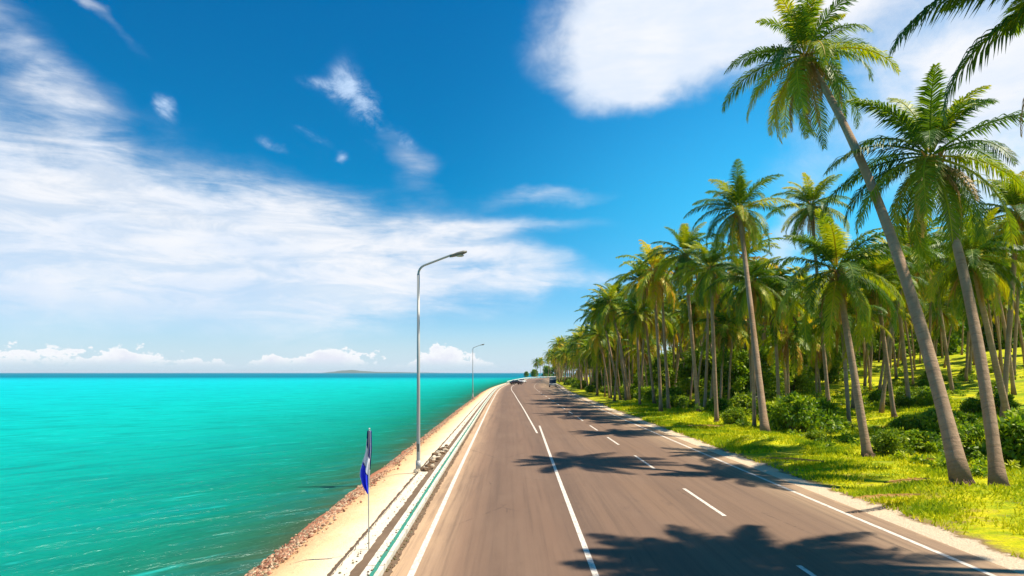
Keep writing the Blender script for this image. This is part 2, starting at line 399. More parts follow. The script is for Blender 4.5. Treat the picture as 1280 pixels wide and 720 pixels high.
def m_kerb():
    m, nt, b = mat('kerb_white', .85, .15); p = worldpos(nt); sp = nt.n('ShaderNodeSeparateXYZ', {0: p})
    c = nt.mix(nt.noise(p, 1.3, 6, .65), (.50,.46,.38), (.70,.66,.56))
    d = nt.sstep(nt.noise(nt.mapping(p, (2,.6,1)), 5, 8, .78), .48, .66)
    c = nt.mix(nt.m('MULTIPLY', d, .5), c, (.24,.18,.12))
    j = nt.m('ABSOLUTE', nt.m('SUBTRACT', nt.m('FRACT', sp.outputs[1]), .5))
    c = nt.mix(nt.m('MULTIPLY', nt.m('GREATER_THAN', j, .482), .7), c, (.12,.09,.06))
    nt.put(b.inputs['Base Color'], c); bump(nt, b, nt.noise(p, 20, 5, .75), .5, .02); return m
M_white = m_kerb()
M_plain = m_concrete('white_panel', (.55,.51,.43), (.72,.68,.58), .4)
M_slab = m_concrete('walk_concrete', (.56,.49,.37), (.70,.62,.49), .35)
M_teal = m_concrete('teal_paint', (.02,.17,.12), (.05,.24,.18), .45)
M_dirt = m_concrete('gutter_dirt', (.075,.048,.03), (.22,.15,.095), .6)

# ------------------------------------------------------------------ the setting
# grove floor from the verge inland to the horizon
def inland():
    offs = [.45,.7,1.0,1.3,1.6,2,2.4,2.9,3.4,4,4.6,5.3,6,6.8,7.6,8.5,9.5,10.5,11.6,12.8,14,15.5,17,18.5,20,22,24,26,28,30.5,33,36,39,42,46,50,55,60,66,72,80,88,96,104,115,130,150,180,230,320,500,900,1600,3000]
    V = []; A = []
    for y in rowsY:
        r = Rf(y)
        for o in offs:
            V.append((r+o, y, gz(r+o, y) - (.03 if o < .6 else 0))); A.append(o)
    n = len(offs)
    mb = MB(); mb.add(V, [(i*n+j, i*n+j+1, (i+1)*n+j+1, (i+1)*n+j) for i in range(len(rowsY)-1) for j in range(n-1)], np.array(A))
    o = mb.build('grove_ground', M_grass, smooth=True, aname='across'); o['kind'] = 'structure'
inland()
strip('road', -30, 3900, lambda y: Lf(y)-.42, lambda y: Rf(y)+.62, .0, M_asph, n=10)
def beach():
    prof = [(-9,-1.9),(-5.5,-1.1),(-4.3,-.72),(-3.7,-.5),(-3.3,-.33),(-2.9,-.22),(-2.4,-.12),(-1.9,-.05),(-1.45,.0),(-.40,-.05)]
    V = []; A = []; ys = Ys(-30, 3900, .5, .015)
    for y in ys:
        for (o, z) in prof:
            j = .12*mnoise.noise(Vector((y*.5, o, 2))) if -4 < o < -1.6 else 0
            V.append((Lf(y)+o*(1 if y < 300 else 1+(y-300)/900), y, z+j)); A.append(o)
    n = len(prof)
    mb = MB(); mb.add(V, [(i*n+j, i*n+j+1, (i+1)*n+j+1, (i+1)*n+j) for i in range(len(ys)-1) for j in range(n-1)], np.array(A))
    o = mb.build('beach', M_sand, smooth=True, aname='across'); o['kind'] = 'structure'
beach()
def sea():
    # one sheet; columns measured from the shore so that the depth colour follows the coast
    offs = [-3,0,.5,1,2,3.5,5.5,8,12,18,28,45,80,150,300,700,1600,4000,12000,24000]
    ys = Ys(-400, 4000, 3, .03) + [8000, 14000, 24000]
    V = []; A = []
    for y in ys:
        x0 = Lf(y)-3.7 if y <= 4000 else Lf(4000)
        if y > 4000: x0 = 1100+(y-4000)*.3
        for o in offs: V.append((x0-o, y, -.5)); A.append(max(o, 0))
    n = len(offs)
    mb = MB(); mb.add(V, [(i*n+j+1, i*n+j, (i+1)*n+j, (i+1)*n+j+1) for i in range(len(ys)-1) for j in range(n-1)], np.array(A))
    o = mb.build('sea', M_water, smooth=True, aname='across'); o['kind'] = 'structure'
sea()
# painted lines: sheets 4 mm above the asphalt
def line(f, Y0, Y1, wdt=.15, name='road_marking'):
    strip(name, Y0, Y1, lambda y: f(y)-wdt/2, lambda y: f(y)+wdt/2, .006, M_paint)
line(Lf, -25, 900, .13); line(Rf, -25, 900, .13)
line(C2, -25, 49, .12); line(C1, 43, 460, .12)
y = .2
while y < 420:
    line(Df, y, y+4.3, .11); y += 8.95
# left-hand edging: white kerb with a teal stripe, gutters, narrow walk
for nm, pts, m, jg in [
    ('gutter', [(-.55,-.1),(-.55,.012),(-.39,.016),(-.39,-.1)], M_dirt, .06),
    ('kerb', [(-.86,-.1),(-.86,.13),(-.53,.13),(-.53,-.1)], M_white, .012),
    ('kerb_stripe', [(-.70,.12),(-.70,.135),(-.615,.135),(-.615,.12)], M_teal, .012),
    ('gutter', [(-1.07,-.1),(-1.07,.115),(-.83,.108),(-.83,-.1)], M_dirt, .05),
    ('footpath', [(-1.42,-.1),(-1.42,.10),(-1.01,.10),(-1.01,-.1)], M_slab, .02),
    ('gutter', [(-1.55,-.1),(-1.55,.035),(-1.39,.107),(-1.39,-.1)], M_dirt, .06)]:
    o = profile_run(nm, -25, 330, pts, m, d0=.12 if jg else 1.5, k=.008, jag=jg); o['kind'] = 'structure'

# shore gravel, reddish stones in a band at the water: nobody could count it
def pebbles(name, n, f, size, m, kind='stuff'):
    mb = MB(); V = []; Fc = []
    base = np.array([(1,0,0),(0,1,0),(-1,0,0),(0,-1,0),(0,0,1),(0,0,-1)], float)
    fc = [(0,1,4),(1,2,4),(2,3,4),(3,0,4),(1,0,5),(2,1,5),(3,2,5),(0,3,5)]
    k = 0; vs = []
    for i in range(n):
        x, y, z = f(); s = size*(.4+random.random()**2*1.6)
        a = random.random()*6.28; c, sn = math.cos(a), math.sin(a)
        b = base*(1+.5*(rng.random((6,1))-.5))*np.array([s, s*random.uniform(.6,1), s*random.uniform(.4,.8)])
        b = np.stack([b[:,0]*c-b[:,1]*sn, b[:,0]*sn+b[:,1]*c, b[:,2]], 1)+(x,y,z)
        vs.append(b); Fc += [(p+k,q+k,r+k) for p,q,r in fc]; k += 6
    mb.add(np.concatenate(vs), Fc, np.repeat(rng.random(n), 6)); o = mb.build(name, m, aname='tint')
    o['kind'] = kind
    return o
def m_pebble(name, stops):
    m, nt, b = mat(name, .8, .2)
    nt.put(b.inputs['Base Color'], nt.ramp(attr(nt, 'tint'), stops)); return m
M_peb = m_pebble('red_gravel', [(.0, (.16,.08,.04)), (.25, (.36,.15,.09)), (.5, (.44,.24,.14)), (.8, (.58,.42,.27)), (1, (.12,.12,.06))])
def shore_pt():
    y = 8+112*random.random()**1.7; o = random.gauss(-3.32, .20)
    z = np.interp(o, [-4.3,-3.7,-3.3,-2.9,-2.4], [-.72,-.5,-.33,-.22,-.12])
    return Lf(y)+o, y, float(z)+.02
tag(pebbles('shore_gravel', 15000, shore_pt, .038, M_peb), 'reddish gravel strewn along the waterline', 'gravel')
M_litter = m_pebble('litter_brown', [(0, (.05,.035,.02)), (.4, (.16,.09,.045)), (.7, (.10,.10,.03)), (1, (.45,.36,.25))])
def litter_pt():
    y = 8+75*random.random()**1.5; o = random.choice((-.46,-.47,-.93,-.95,-1.47,-1.47,-1.2,-.7)); 
    o += random.gauss(0, .035)
    z = .025 if o > -.53 else .14 if o > -.85 else .04 if o > -1.01 else .11 if o > -1.41 else .045
    return Lf(y)+o, y, z
tag(pebbles('leaf_litter', 3500, litter_pt, .018, M_litter), 'brown dry litter and grit caught along the kerb gutters', 'litter')

# grass blades near the road: stuff
def grass():
    m, nt, b = mat('grass_blades', .7, .15)
    t = attr(nt, 'tint')
    nt.put(b.inputs['Base Color'], nt.ramp(t, [(0, (.16,.27,.008)), (.3, (.36,.44,.005)), (.65, (.62,.58,.003)), (1, (.70,.56,.02))]))
    b.inputs['Transmission Weight'].default_value = 0
    tr = nt.n('ShaderNodeBsdfTranslucent', {0: nt.ramp(t, [(0, (.30,.46,.01)), (1, (.8,.72,.01))])})
    mx = nt.n('ShaderNodeMixShader', {0: .3, 1: b.outputs[0], 2: tr.outputs[0]})
    nt.nt.links.new(mx.outputs[0], nt.nt.nodes['Material Output'].inputs[0])
    N = 90000; V = np.zeros((N*3, 3)); A = np.zeros(N*3); k = 0
    while k < N:
        y = 10+70*random.random()**1.6; e = 1.35+random.random()**1.3*(9+y*.3); x = Rf(y)+e
        c = mnoise.noise(Vector((x*.5, y*.5, 5)))
        if random.random() > .50+1.6*c: continue
        if e < 2.1 and random.random() > (e-1.2): continue
        z = gz(x, y); h = (.05+.09*random.random())*(1+.9*max(0,c)) + y*.0012; a = random.random()*6.28; wd = .010+y*.0009
        lx, ly = random.gauss(0,.5)*h, random.gauss(0,.5)*h
        V[k*3] = (x-wd*math.cos(a), y-wd*math.sin(a), z-.01); V[k*3+1] = (x+wd*math.cos(a), y+wd*math.sin(a), z-.01); V[k*3+2] = (x+lx, y+ly, z+h)
        A[k*3:k*3+3] = min(1, max(0, .52 - .9*c + random.gauss(0, .14))); k += 1
    mb = MB(); mb.add(V, [(3*i, 3*i+1, 3*i+2) for i in range(N)], A)
    tag(mb.build('grass', m, aname='tint'), 'short lime green grass covering the verge under the palms', 'grass', kind='stuff')
grass()

# ------------------------------------------------------------------ palms
def m_leaf(name, dead=False):
    m, nt, b = mat(name, .5, .2)
    t = attr(nt, 'tint'); oi = nt.n('ShaderNodeObjectInfo').outputs['Random']
    if dead: stops = [(0, (.20,.10,.03)), (.5, (.42,.23,.06)), (1, (.56,.38,.10))]
    else: stops = [(0, (.024,.074,.011)), (.28, (.062,.140,.011)), (.55, (.18,.26,.010)), (.82, (.42,.41,.012)), (1, (.55,.36,.04))]
    tt = nt.m('ADD', t, nt.m('MULTIPLY', nt.m('SUBTRACT', oi, .5), .26), clamp=True)
    c = nt.ramp(tt, stops)
    nt.put(b.inputs['Base Color'], c)
    tc = nt.mix(1.0, c, (2.0,1.8,.5) if not dead else (1.2,1.1,.8), 'MULTIPLY')
    tr = nt.n('ShaderNodeBsdfTranslucent', {0: tc})
    mx = nt.n('ShaderNodeMixShader', {0: .30, 1: b.outputs[0], 2: tr.outputs[0]})
    nt.nt.links.new(mx.outputs[0], nt.nt.nodes['Material Output'].inputs[0])
    return m
M_leaf = m_leaf('palm_leaf'); M_dead = m_leaf('dead_palm_leaf', True)
def m_trunk():
    m, nt, b = mat('palm_trunk', .85, .15)
    p = objcoord(nt); v = attr(nt, 'tint')     # tint = length along the trunk, metres
    oi = nt.n('ShaderNodeObjectInfo').outputs['Random']
    ln = nt.m('ADD', v, nt.m('MULTIPLY', nt.m('SUBTRACT', nt.noise(p, 3.5, 4, .6), .5), .12))
    sx = nt.n('ShaderNodeSeparateXYZ', {0: p}); cv = nt.n('ShaderNodeCombineXYZ', {0: nt.m('MULTIPLY', sx.outputs[0], .9), 1: nt.m('MULTIPLY', sx.outputs[1], .9), 2: nt.m('MULTIPLY', ln, 13)})
    ring = nt.noise(cv.outputs[0], 1.0, 3, .6); rm = nt.sstep(ring, .50, .66)
    c = nt.mix(nt.noise(p, 2.2, 6, .65), (.26,.15,.085), (.52,.36,.235))
    c = nt.mix(nt.m('MULTIPLY', nt.m('MULTIPLY', rm, nt.noise(p, 1.7, 4, .7)), .6), c, (.10,.065,.045))
    c = nt.mix(nt.m('MULTIPLY', nt.sstep(nt.noise(p, .6, 3, .5), .42, .62), nt.m('MULTIPLY_ADD', oi, .5, .15)), c, (.27,.155,.075))
    li = nt.sstep(nt.noise(p, 5, 5, .7), .6, .72)
    c = nt.mix(nt.m('MULTIPLY', li, .4), c, (.46,.42,.36))
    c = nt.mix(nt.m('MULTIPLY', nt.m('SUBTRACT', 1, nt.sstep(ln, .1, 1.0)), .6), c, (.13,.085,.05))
    nt.put(b.inputs['Base Color'], c)
    bump(nt, b, nt.m('ADD', nt.m('MULTIPLY', ring, -.9), nt.noise(p, 9, 6, .75)), .8, .035)
    return m
M_trunk = m_trunk()
M_nut = simple('coconut_husk', (.26,.22,.05), .85, .08, .4, 6)
M_stalk = simple('frond_stalk', (.34,.30,.08), .5, .3, .25, 5)

def frond(mb, base, azm, elev, L, tint, curl=1.35, stations=46, leaf=1.0, hang=.5, rnd=None, lw=.055):
    """one pinnate coconut frond as rachis + two rows of drooping leaflets"""
    r = rnd or random
    n = 14; P = [np.array(base, float)]; T = []
    side0 = np.array([-math.sin(azm), math.cos(azm), 0])
    twist = r.gauss(0, .12)
    a = elev
    for i in range(n):
        a2 = elev - curl*((i+.5)/n)**1.5
        d = np.array([math.cos(azm)*math.cos(a2), math.sin(azm)*math.cos(a2), math.sin(a2)]) + side0*twist*(i/n)
        d /= np.linalg.norm(d); T.append(d); P.append(P[-1]+d*L/n)
    P = np.array(P); T = np.array(T+[T[-1]])
    rad = [.045*(1-i/n)**.8*L/4.5+.006 for i in range(n+1)]
    mb.tube([tuple(p) for p in P], rad, 4, False, a=min(1, tint+.28))
    V = []; Fc = []; A = []; k = 0
    for s in range(stations):
        u = .13 + .87*(s+r.random()*.5)/stations; f = u*n; i = min(int(f), n-1); q = f-i
        p = P[i]*(1-q)+P[i+1]*q; t = T[i]*(1-q)+T[i+1]*q
        side = np.cross(t, (0,0,1)); ns = np.linalg.norm(side)
        side = side/ns if ns > .15 else side0
        up = np.cross(side, t)
        ll = leaf*L/4.5*math.sin(math.pi*min(1, (u*.86+.12)))**.6*(.75+.4*r.random())
        for sg in (-1, 1):
            fw = .45+.5*u + r.gauss(0, .08)
            d1 = side*sg*(1-.25*u) + t*fw + up*(.18+r.gauss(0,.12))
            d1[2] -= hang*.35; d1 /= np.linalg.norm(d1)
            d2 = d1 + np.array([0,0,-hang*(1.0+r.random()*.9)]); d2 /= np.linalg.norm(d2)
            wv = t*lw*(.8+.5*r.random())*.5
            a0 = p; a1 = p+d1*ll*.5; a3 = a1+d2*ll*.5
            V += [a0-wv*.6, a0+wv*.6, a1-wv, a1+wv, a3]
            Fc += [(k, k+1, k+3, k+2), (k+2, k+3, k+4)]; k += 5
            tv = tint + r.gauss(0, .07) + .12*(u > .93)
            A += [tv, tv, tv, tv, tv+.08]
    mb.add(V, Fc, np.clip(np.array(A), 0, 1))

def crown_meshes(seed, n=26, L=4.1, stations=46, wind=(0,0), nuts=True, lw=.055, dead=5, yellow=.0, vary=1.0):
    r = random.Random(seed); mb = MB()
    for i in range(n):
        f = i/(n-1)                                   # 0 youngest .. 1 oldest
        azm = i*2.39996 + r.gauss(0, .22)
        elev = R_(84 - 138*f**.9 + r.gauss(0, 7)) + .12*math.cos(azm-wind[1])*wind[0]
        Lr = L*(.68+.36*min(1, f*2.6))*(.88+.22*r.random())
        tint = .06 - .06*(vary-1) + .30*vary*r.random() + (.34 if f < .18 else 0) + (.48*vary*r.random() if f > .5 else 0) + yellow*r.random()
        curl = 1.0+.75*f*(1-f*.55) + r.gauss(0, .12)
        frond(mb, (math.cos(azm)*.12, math.sin(azm)*.12, .25-.4*f), azm, elev, Lr, tint, curl, stations, hang=.32+.6*f, rnd=r, lw=lw)
    crown = mb.mesh('crown', M_leaf, aname='tint')
    db = MB()
    for i in range(dead):
        azm = r.random()*6.28
        frond(db, (math.cos(azm)*.14, math.sin(azm)*.14, -.3), azm, R_(-48+r.gauss(0,9)), L*.72*(.8+.3*r.random()), r.random(), .8, max(18, stations//2), leaf=.6, hang=1.2, rnd=r, lw=lw)
    # fibrous skirt round the top of the trunk
    for i in range(22):
        azm = r.random()*6.28; z = -.1-.9*r.random()
        p = Vector((math.cos(azm)*.17, math.sin(azm)*.17, z)); q = p+Vector((math.cos(azm)*.3, math.sin(azm)*.3, .35+r.random()*.3))
        db.tube([p, (p+q)/2+Vector((0,0,.03)), q], [.07,.05,.02], 5, True, a=.3+.5*r.random())
    deadm = db.mesh('dead_fronds', M_dead, aname='tint')
    nm = None
    if nuts:
        nb = MB()
        for i in range(11):
            azm = r.random()*6.28; q = .30+.14*r.random()
            nb.ball((math.cos(azm)*q, math.sin(azm)*q, -.25-.45*r.random()), (.13,.13,.16), 8, 6)
            nb.tube([(math.cos(azm)*.1, math.sin(azm)*.1, .1), (math.cos(azm)*q, math.sin(azm)*q, -.2)], .02, 4)
        nm = nb.mesh('coconuts', M_nut, smooth=True)
    return crown, deadm, nm
CR = [crown_meshes(100+i, n=32+i % 3*2, stations=76, lw=.058, dead=9, yellow=.12*(i % 2)) for i in range(6)]
CR_far = [crown_meshes(200+i, n=26+i%3*2, stations=28, lw=.13, nuts=False, dead=15, vary=1.4, yellow=.14*(i % 2)) for i in range(8)]

def trunk_mesh(p0, p1, bend, r0, r1, seg=12, n=26, seed=0):
    """tapered, flared trunk from p0 to p1 (local), bending; returns mesh and the top direction"""
    p0, p1 = Vector(p0), Vector(p1); mid = p0.lerp(p1, .5)+Vector(bend)
    P = []; rad = []; r = random.Random(seed)
    for i in range(n+1):
        t = i/n; P.append(p0*(1-t)**2 + mid*2*t*(1-t) + p1*t*t)
        rr = r1+(r0*.66-r1)*(1-t)**1.2 + r0*.36*math.exp(-t*24)
        rad.append(rr*(1+.05*(r.random()-.5)))
    mb = MB(); mb.tube(P, rad, seg, True)
    ln = np.repeat(np.linspace(0, (p1-p0).length, n+1), seg)
    mb.a = [ln]
    return mb.mesh('trunk', M_trunk, smooth=True, aname='tint')

def to_world(px, py, Y): return Vector(((px-CX)/F*Y, Y, CAMZ+(HY-py)/F*Y))
palm_no = 0
def palm(bx, by, top, label, cset=None, ci=0, scale=1.0, r0=.42, r1=.13, bend=(0,0,0), group=None, rz=None, tilt=None, nuts=True):
    """one coconut palm: the Empty stands at its base, parts are trunk, crown, dead fronds, coconuts"""
    global palm_no; palm_no += 1
    bz = gz(bx, by)-.08
    root = empty('coconut_palm', (bx, by, bz)); tag(root, label, 'palm tree', group)
    rel = Vector(top)-Vector((bx, by, bz))
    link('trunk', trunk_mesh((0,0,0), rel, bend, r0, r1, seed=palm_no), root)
    rb = MB(); rr = random.Random(palm_no)
    for k in range(70):
        a = rr.random()*6.28; q = r0*(.92+.2*rr.random()); w_ = r0*(1.25+.5*rr.random())
        rb.tube([(math.cos(a)*q*.80, math.sin(a)*q*.80, .17+.1*rr.random()), (math.cos(a)*q*.98, math.sin(a)*q*.98, .09), (math.cos(a+.1)*w_, math.sin(a+.1)*w_, -.06)], [.008,.022,.014], 5, a=0)
    rb.build('roots', M_trunk, root, smooth=True, aname='tint')
    cs = (cset or CR)[ci % len(cset or CR)]
    ax = (rel-Vector((0,0,rel.length*.9))) if tilt is None else Vector(tilt)
    rz = palm_no*1.7 if rz is None else rz
    for nm, me in zip(('crown','dead_fronds','coconuts'), cs):
        if me is None or (nm == 'coconuts' and not nuts): continue
        o = link(nm, me, root); o.location = rel
        o.rotation_euler = (-(tilt[1] if tilt else rel.y*.02), (tilt[0] if tilt else rel.x*.02), rz); o.scale = (scale,)*3
    return root

# near palms, one by one (trunk foot px, crown px, distances as in the plan)
def near(pxb, Yb, pxc, pyc, Yc, label, **kw):
    bx = (pxb-CX)/F*Yb
    return palm(bx, Yb, to_world(pxc, pyc, Yc), label, **kw)
near(1203, 20.6, 1006, 70, 30, 'tallest palm, thick pale trunk leaning far out over the road beside the grassy mound', ci=0, scale=.95, r0=0.33, r1=.13, bend=(.9,0,1.6), rz=.4)
near(1249, 21.3, 1163, 196, 26.5, 'big bushy palm with leaning trunk just behind the tallest leaning palm', ci=1, scale=1.05, r0=0.30, r1=.13, bend=(.5,0,.8), rz=2.0)
def edge_crown():
    r = random.Random(77); mb = MB()
    for i in range(34):
        f = i/33; azm = i*2.39996
        seaward = math.cos(azm) < .25
        elev = R_(84-60*f if seaward else 80-120*f)
        frond(mb, (math.cos(azm)*.12, math.sin(azm)*.12, .3), azm, elev, 3.9*(.8+.3*r.random()), .1+.2*r.random(), .85 if seaward else 1.5, 80, hang=.5, rnd=r, lw=.06)
    frond(mb, (-.1, .1, .1), R_(177), R_(14), 4.5, .12, 1.30, 105, leaf=.95, hang=.75, rnd=r, lw=.06)
    frond(mb, (-.1, .1, 0), R_(128), R_(0), 3.8, .15, 1.6, 95, leaf=.9, hang=.8, rnd=r, lw=.06)
    return (mb.mesh('crown', M_leaf, aname='tint'), CR[2][1], CR[2][2])
palm(16.0, 12.2, (12.1, 14.3, 12.0), 'nearest palm, only its dark hanging fronds reaching in at the upper corner', cset=[edge_crown()], ci=0, scale=1.0, r0=0.34, bend=(.6,0,1), rz=0)
near(1085, 30.3, 1046, 338, 33, 'shorter palm with a full crown left of the thick leaning trunk', ci=3, scale=.93, r0=0.29, rz=1.1)
near(957, 37.5, 924, 262, 44, 'tall straight palm with brown dead fronds, on the green mound by the road', ci=4, scale=.84, r0=0.31, rz=.3)
near(1264, 38, 1214, 322, 38, 'palm with drooping yellow green crown behind the two big leaning trunks', ci=5, scale=.92, r0=0.29, rz=5.0)
near(1253, 41, 1272, 268, 42, 'dark crowned palm at the far end of the right side, behind the leaning trunks', ci=2, scale=1.0, r0=0.24, rz=3.3)
near(1036, 58, 1014, 258, 60, 'palm whose crown stands clear against the sky behind the shorter full crown', ci=1, scale=.95, r0=0.24, rz=4)
near(873, 57.5, 856, 318, 58, 'palm with a round crown and grey trunk left of the tall straight roadside one', ci=0, scale=.95, r0=0.26, rz=.9)
near(896, 52, 888, 335, 53, 'low crowned palm between the round crowned and the tall straight roadside ones', ci=3, scale=.82, r0=0.23, rz=2.9)
near(943, 47, 940, 352, 47, 'thin pale trunked palm right against the tall straight roadside one', ci=5, scale=.75, r0=0.18, rz=.2)
near(1062, 45, 1052, 395, 46, 'slim palm just inland of the shorter full crowned one', ci=4, scale=.8, r0=0.19)
near(1118, 46, 1095, 352, 47, 'slim brown palm seen left of the thick leaning trunk', ci=2, scale=.85, r0=0.20)
near(1137, 54, 1118, 330, 55, 'reddish trunked palm on the sunny slope left of the thick leaning trunk', ci=0, scale=.9, r0=0.24)
near(1191, 60, 1165, 318, 61, 'palm on the slope seen between the two big leaning trunks', ci=5, scale=.95, r0=0.22)
near(836, 68, 826, 345, 68, 'palm with yellowish hanging fronds at the verge past the round crowned one', ci=1, scale=.9, r0=0.24)
near(818, 76, 802, 352, 76, 'roadside palm with a dense dark head, next past the yellowish one', ci=2, scale=.9, r0=0.23)
near(800, 74, 796, 392, 75, 'short roadside palm under the dense dark head', ci=3, scale=.7, r0=0.19)
near(784, 92, 768, 374, 93, 'thick double looking palm close to the road halfway along the row', ci=4, scale=.98, r0=0.34)
near(776, 94, 752, 388, 95, 'palm leaning towards the road beside the thick one halfway along the row', ci=0, scale=.9, r0=0.23)

def fallen(px, Y, rz, L, label):
    x = (px-CX)/F*Y; mb = MB(); rr = random.Random(int(px))
    frond(mb, (0,0,.10), 0, R_(4), L, .5, .12, 44, leaf=.55, hang=.35, rnd=rr, lw=.05)
    o = mb.build('fallen_frond', M_dead, loc=(x, Y, gz(x, Y)+.06), aname='tint'); o.rotation_euler = (R_(rr.uniform(-8,8)), 0, R_(rz)); tag(o, label, 'palm frond')
fallen(1150, 19.5, 200, 2.6, 'dry brown fallen frond on the grass in front of the thick leaning trunk')
fallen(1030, 27, 160, 2.4, 'dry brown fallen frond on the verge before the shorter full palm')
fallen(1105, 22, 20, 2.0, 'small withered frond lying on the lime grass by the sandy verge')
fallen(905, 45, 190, 2.6, 'withered frond lying near the foot of the tall straight palm')
fallen(1215, 26, 120, 2.2, 'withered frond lying between the two big leaning trunks')
# the rest: six prototypes copied with their parts
def proto(i, H, lean, r0):
    root = empty('coconut_palm', (0, 0, 0)); top = Vector((lean*math.cos(i*1.9)-.5, lean*math.sin(i*1.9)*.6, H))
    link('trunk', trunk_mesh((0,0,0), top, (lean*.25,0,.4), r0, .12, seg=8, n=14, seed=i+50), root)
    for nm, me in zip(('crown','dead_fronds'), CR_far[i % 8]):
        o = link(nm, me, root); o.location = top; o.rotation_euler = (0, 0, i*1.3)
    return root
protos = [proto(i, h, l, r) for i, (h, l, r) in enumerate([(12.6,1.2,.22),(13.4,.6,.23),(11.6,1.8,.20),(14.2,1.0,.24),(9.4,.8,.19),(13.0,2.2,.22),(5.2,.5,.20),(7.2,.9,.20)])]
used = set()
def copy_tree(o, parent=None):
    c = o.copy(); col.objects.link(c); c.parent = parent
    for ch in o.children: copy_tree(ch, c)
    return c
placed = []
def far_palm(x, y, label, group, sc=1.0, pi=None):
    pi = random.randrange(6) if pi is None else pi
    o = protos[pi] if pi not in used else copy_tree(protos[pi])
    used.add(pi)
    o.location = (x, y, gz(x, y)-.08); o.rotation_euler = (0, 0, random.uniform(-.6,.6)+random.choice((0,0,3.14)))
    s = sc*(random.uniform(.84, 1.10) if y < 130 else random.uniform(.88, 1.05)); o.scale = (s*1.02, s*1.02, s)
    tag(o, label, 'palm tree', group); placed.append((x, y))
for ob in [o for o in col.objects if o.name.startswith('coconut_palm') and o not in protos]: placed.append((ob.location.x, ob.location.y))
def clear(x, y, d): return all((x-a)**2+(y-b)**2 > d*d for a, b in placed)
# roadside row
y = 63.0
while y < 560:
    x = Rf(y)+random.uniform(4.0, 6.0)- (0 if y < 200 else 1.2)
    if clear(x, y, 3.0):
        zone = ('palm in the front row along the verge, in its nearer half' if y < 170 else 'palm in the front row along the verge where the road starts to bend away' if y < 300 else 'tiny palm at the far end of the row where the road vanishes')
        far_palm(x, y, zone, {True:'palms of the nearer front row', False:'palms of the farther front row'}[y < 170] if y < 300 else 'palms where the road vanishes', 1.0 if 75 < y < 90 else .90 if y < 250 else 1.08)
    y += random.uniform(3.6, 5.4)*(1 if y < 150 else 1.3 if y < 300 else 1.9)
# second and third rows
for (e0, e1, ya, yb, step) in [(7,11,56,330,4.4),(12,18,50,300,5.0)]:
    y = ya
    while y < yb:
        x = Rf(y)+random.uniform(e0, e1)
        if clear(x, y, 3.0): far_palm(x, y, 'palm packed in the dense second ranks behind the roadside row', 'palms of the dense ranks behind the row', 1.0 if y < 70 else .88)
        y += step*random.uniform(.7, 1.3)*(1 if y < 160 else 1.7)
# grove on the slope
t = 0; cnt = 0
while cnt < 150 and t < 6000:
    t += 1
    y = random.uniform(40, 190); e = random.uniform(15, 75); x = Rf(y)+e
    if x/y > .80 or not clear(x, y, 4.4): continue
    sunny = x/y > .50
    if sunny and y < 52 and e < 20: continue
    far_palm(x, y, 'slender palm standing apart on the sunlit grass slope inland' if sunny else 'palm in the shaded interior of the grove', 'palms on the sunlit slope' if sunny else 'palms of the shaded grove interior', .98); cnt += 1
for k in range(60):
    y = random.uniform(52, 260); e = random.uniform(8.5, 30); x = Rf(y)+e
    if x/y > .52 or not clear(x, y, 2.6): continue
    far_palm(x, y, 'young low palm with its crown among the taller trunks of the grove', 'young palms between the trunks', random.uniform(.8,1.1), pi=random.choice((6,7)))
# the lone palms on the shore side of the bend
for (px, Y, s) in ((671, 520, 1.35), (676, 530, 1.0), (680, 540, 1.3), (685, 552, 1.45), (689, 560, 1.2), (693, 575, 1.6), (698, 585, 1.5), (703, 590, 1.7)):
    far_palm((px-CX)/F*Y, Y, 'small far palm standing alone at the seaward tip of the headland' if px == 671 else 'far palm clustered on the headland beyond the bend', None if px == 671 else 'palms clustered on the headland', s)

# ------------------------------------------------------------------ shrubs
def m_bushleaf(name, stops):
    m, nt, b = mat(name, .5, .3); t = attr(nt, 'tint'); c = nt.ramp(t, stops)
    nt.put(b.inputs['Base Color'], c)
    tr = nt.n('ShaderNodeBsdfTranslucent', {0: nt.mix(1, c, (1.5,1.5,.7), 'MULTIPLY')})
    mx = nt.n('ShaderNodeMixShader', {0: .33, 1: b.outputs[0], 2: tr.outputs[0]})
    nt.nt.links.new(mx.outputs[0], nt.nt.nodes['Material Output'].inputs[0]); return m
M_bush = m_bushleaf('shrub_leaf', [(0, (.04,.10,.010)), (.3, (.12,.22,.012)), (.6, (.30,.40,.012)), (1, (.52,.52,.015))])
M_bush2 = m_bushleaf('lime_shrub_leaf', [(0, (.06,.12,.010)), (.4, (.16,.25,.012)), (.8, (.34,.40,.012)), (1, (.5,.46,.03))])
M_wood = simple('shrub_stem', (.14,.10,.06), .8, .1, .3, 6)
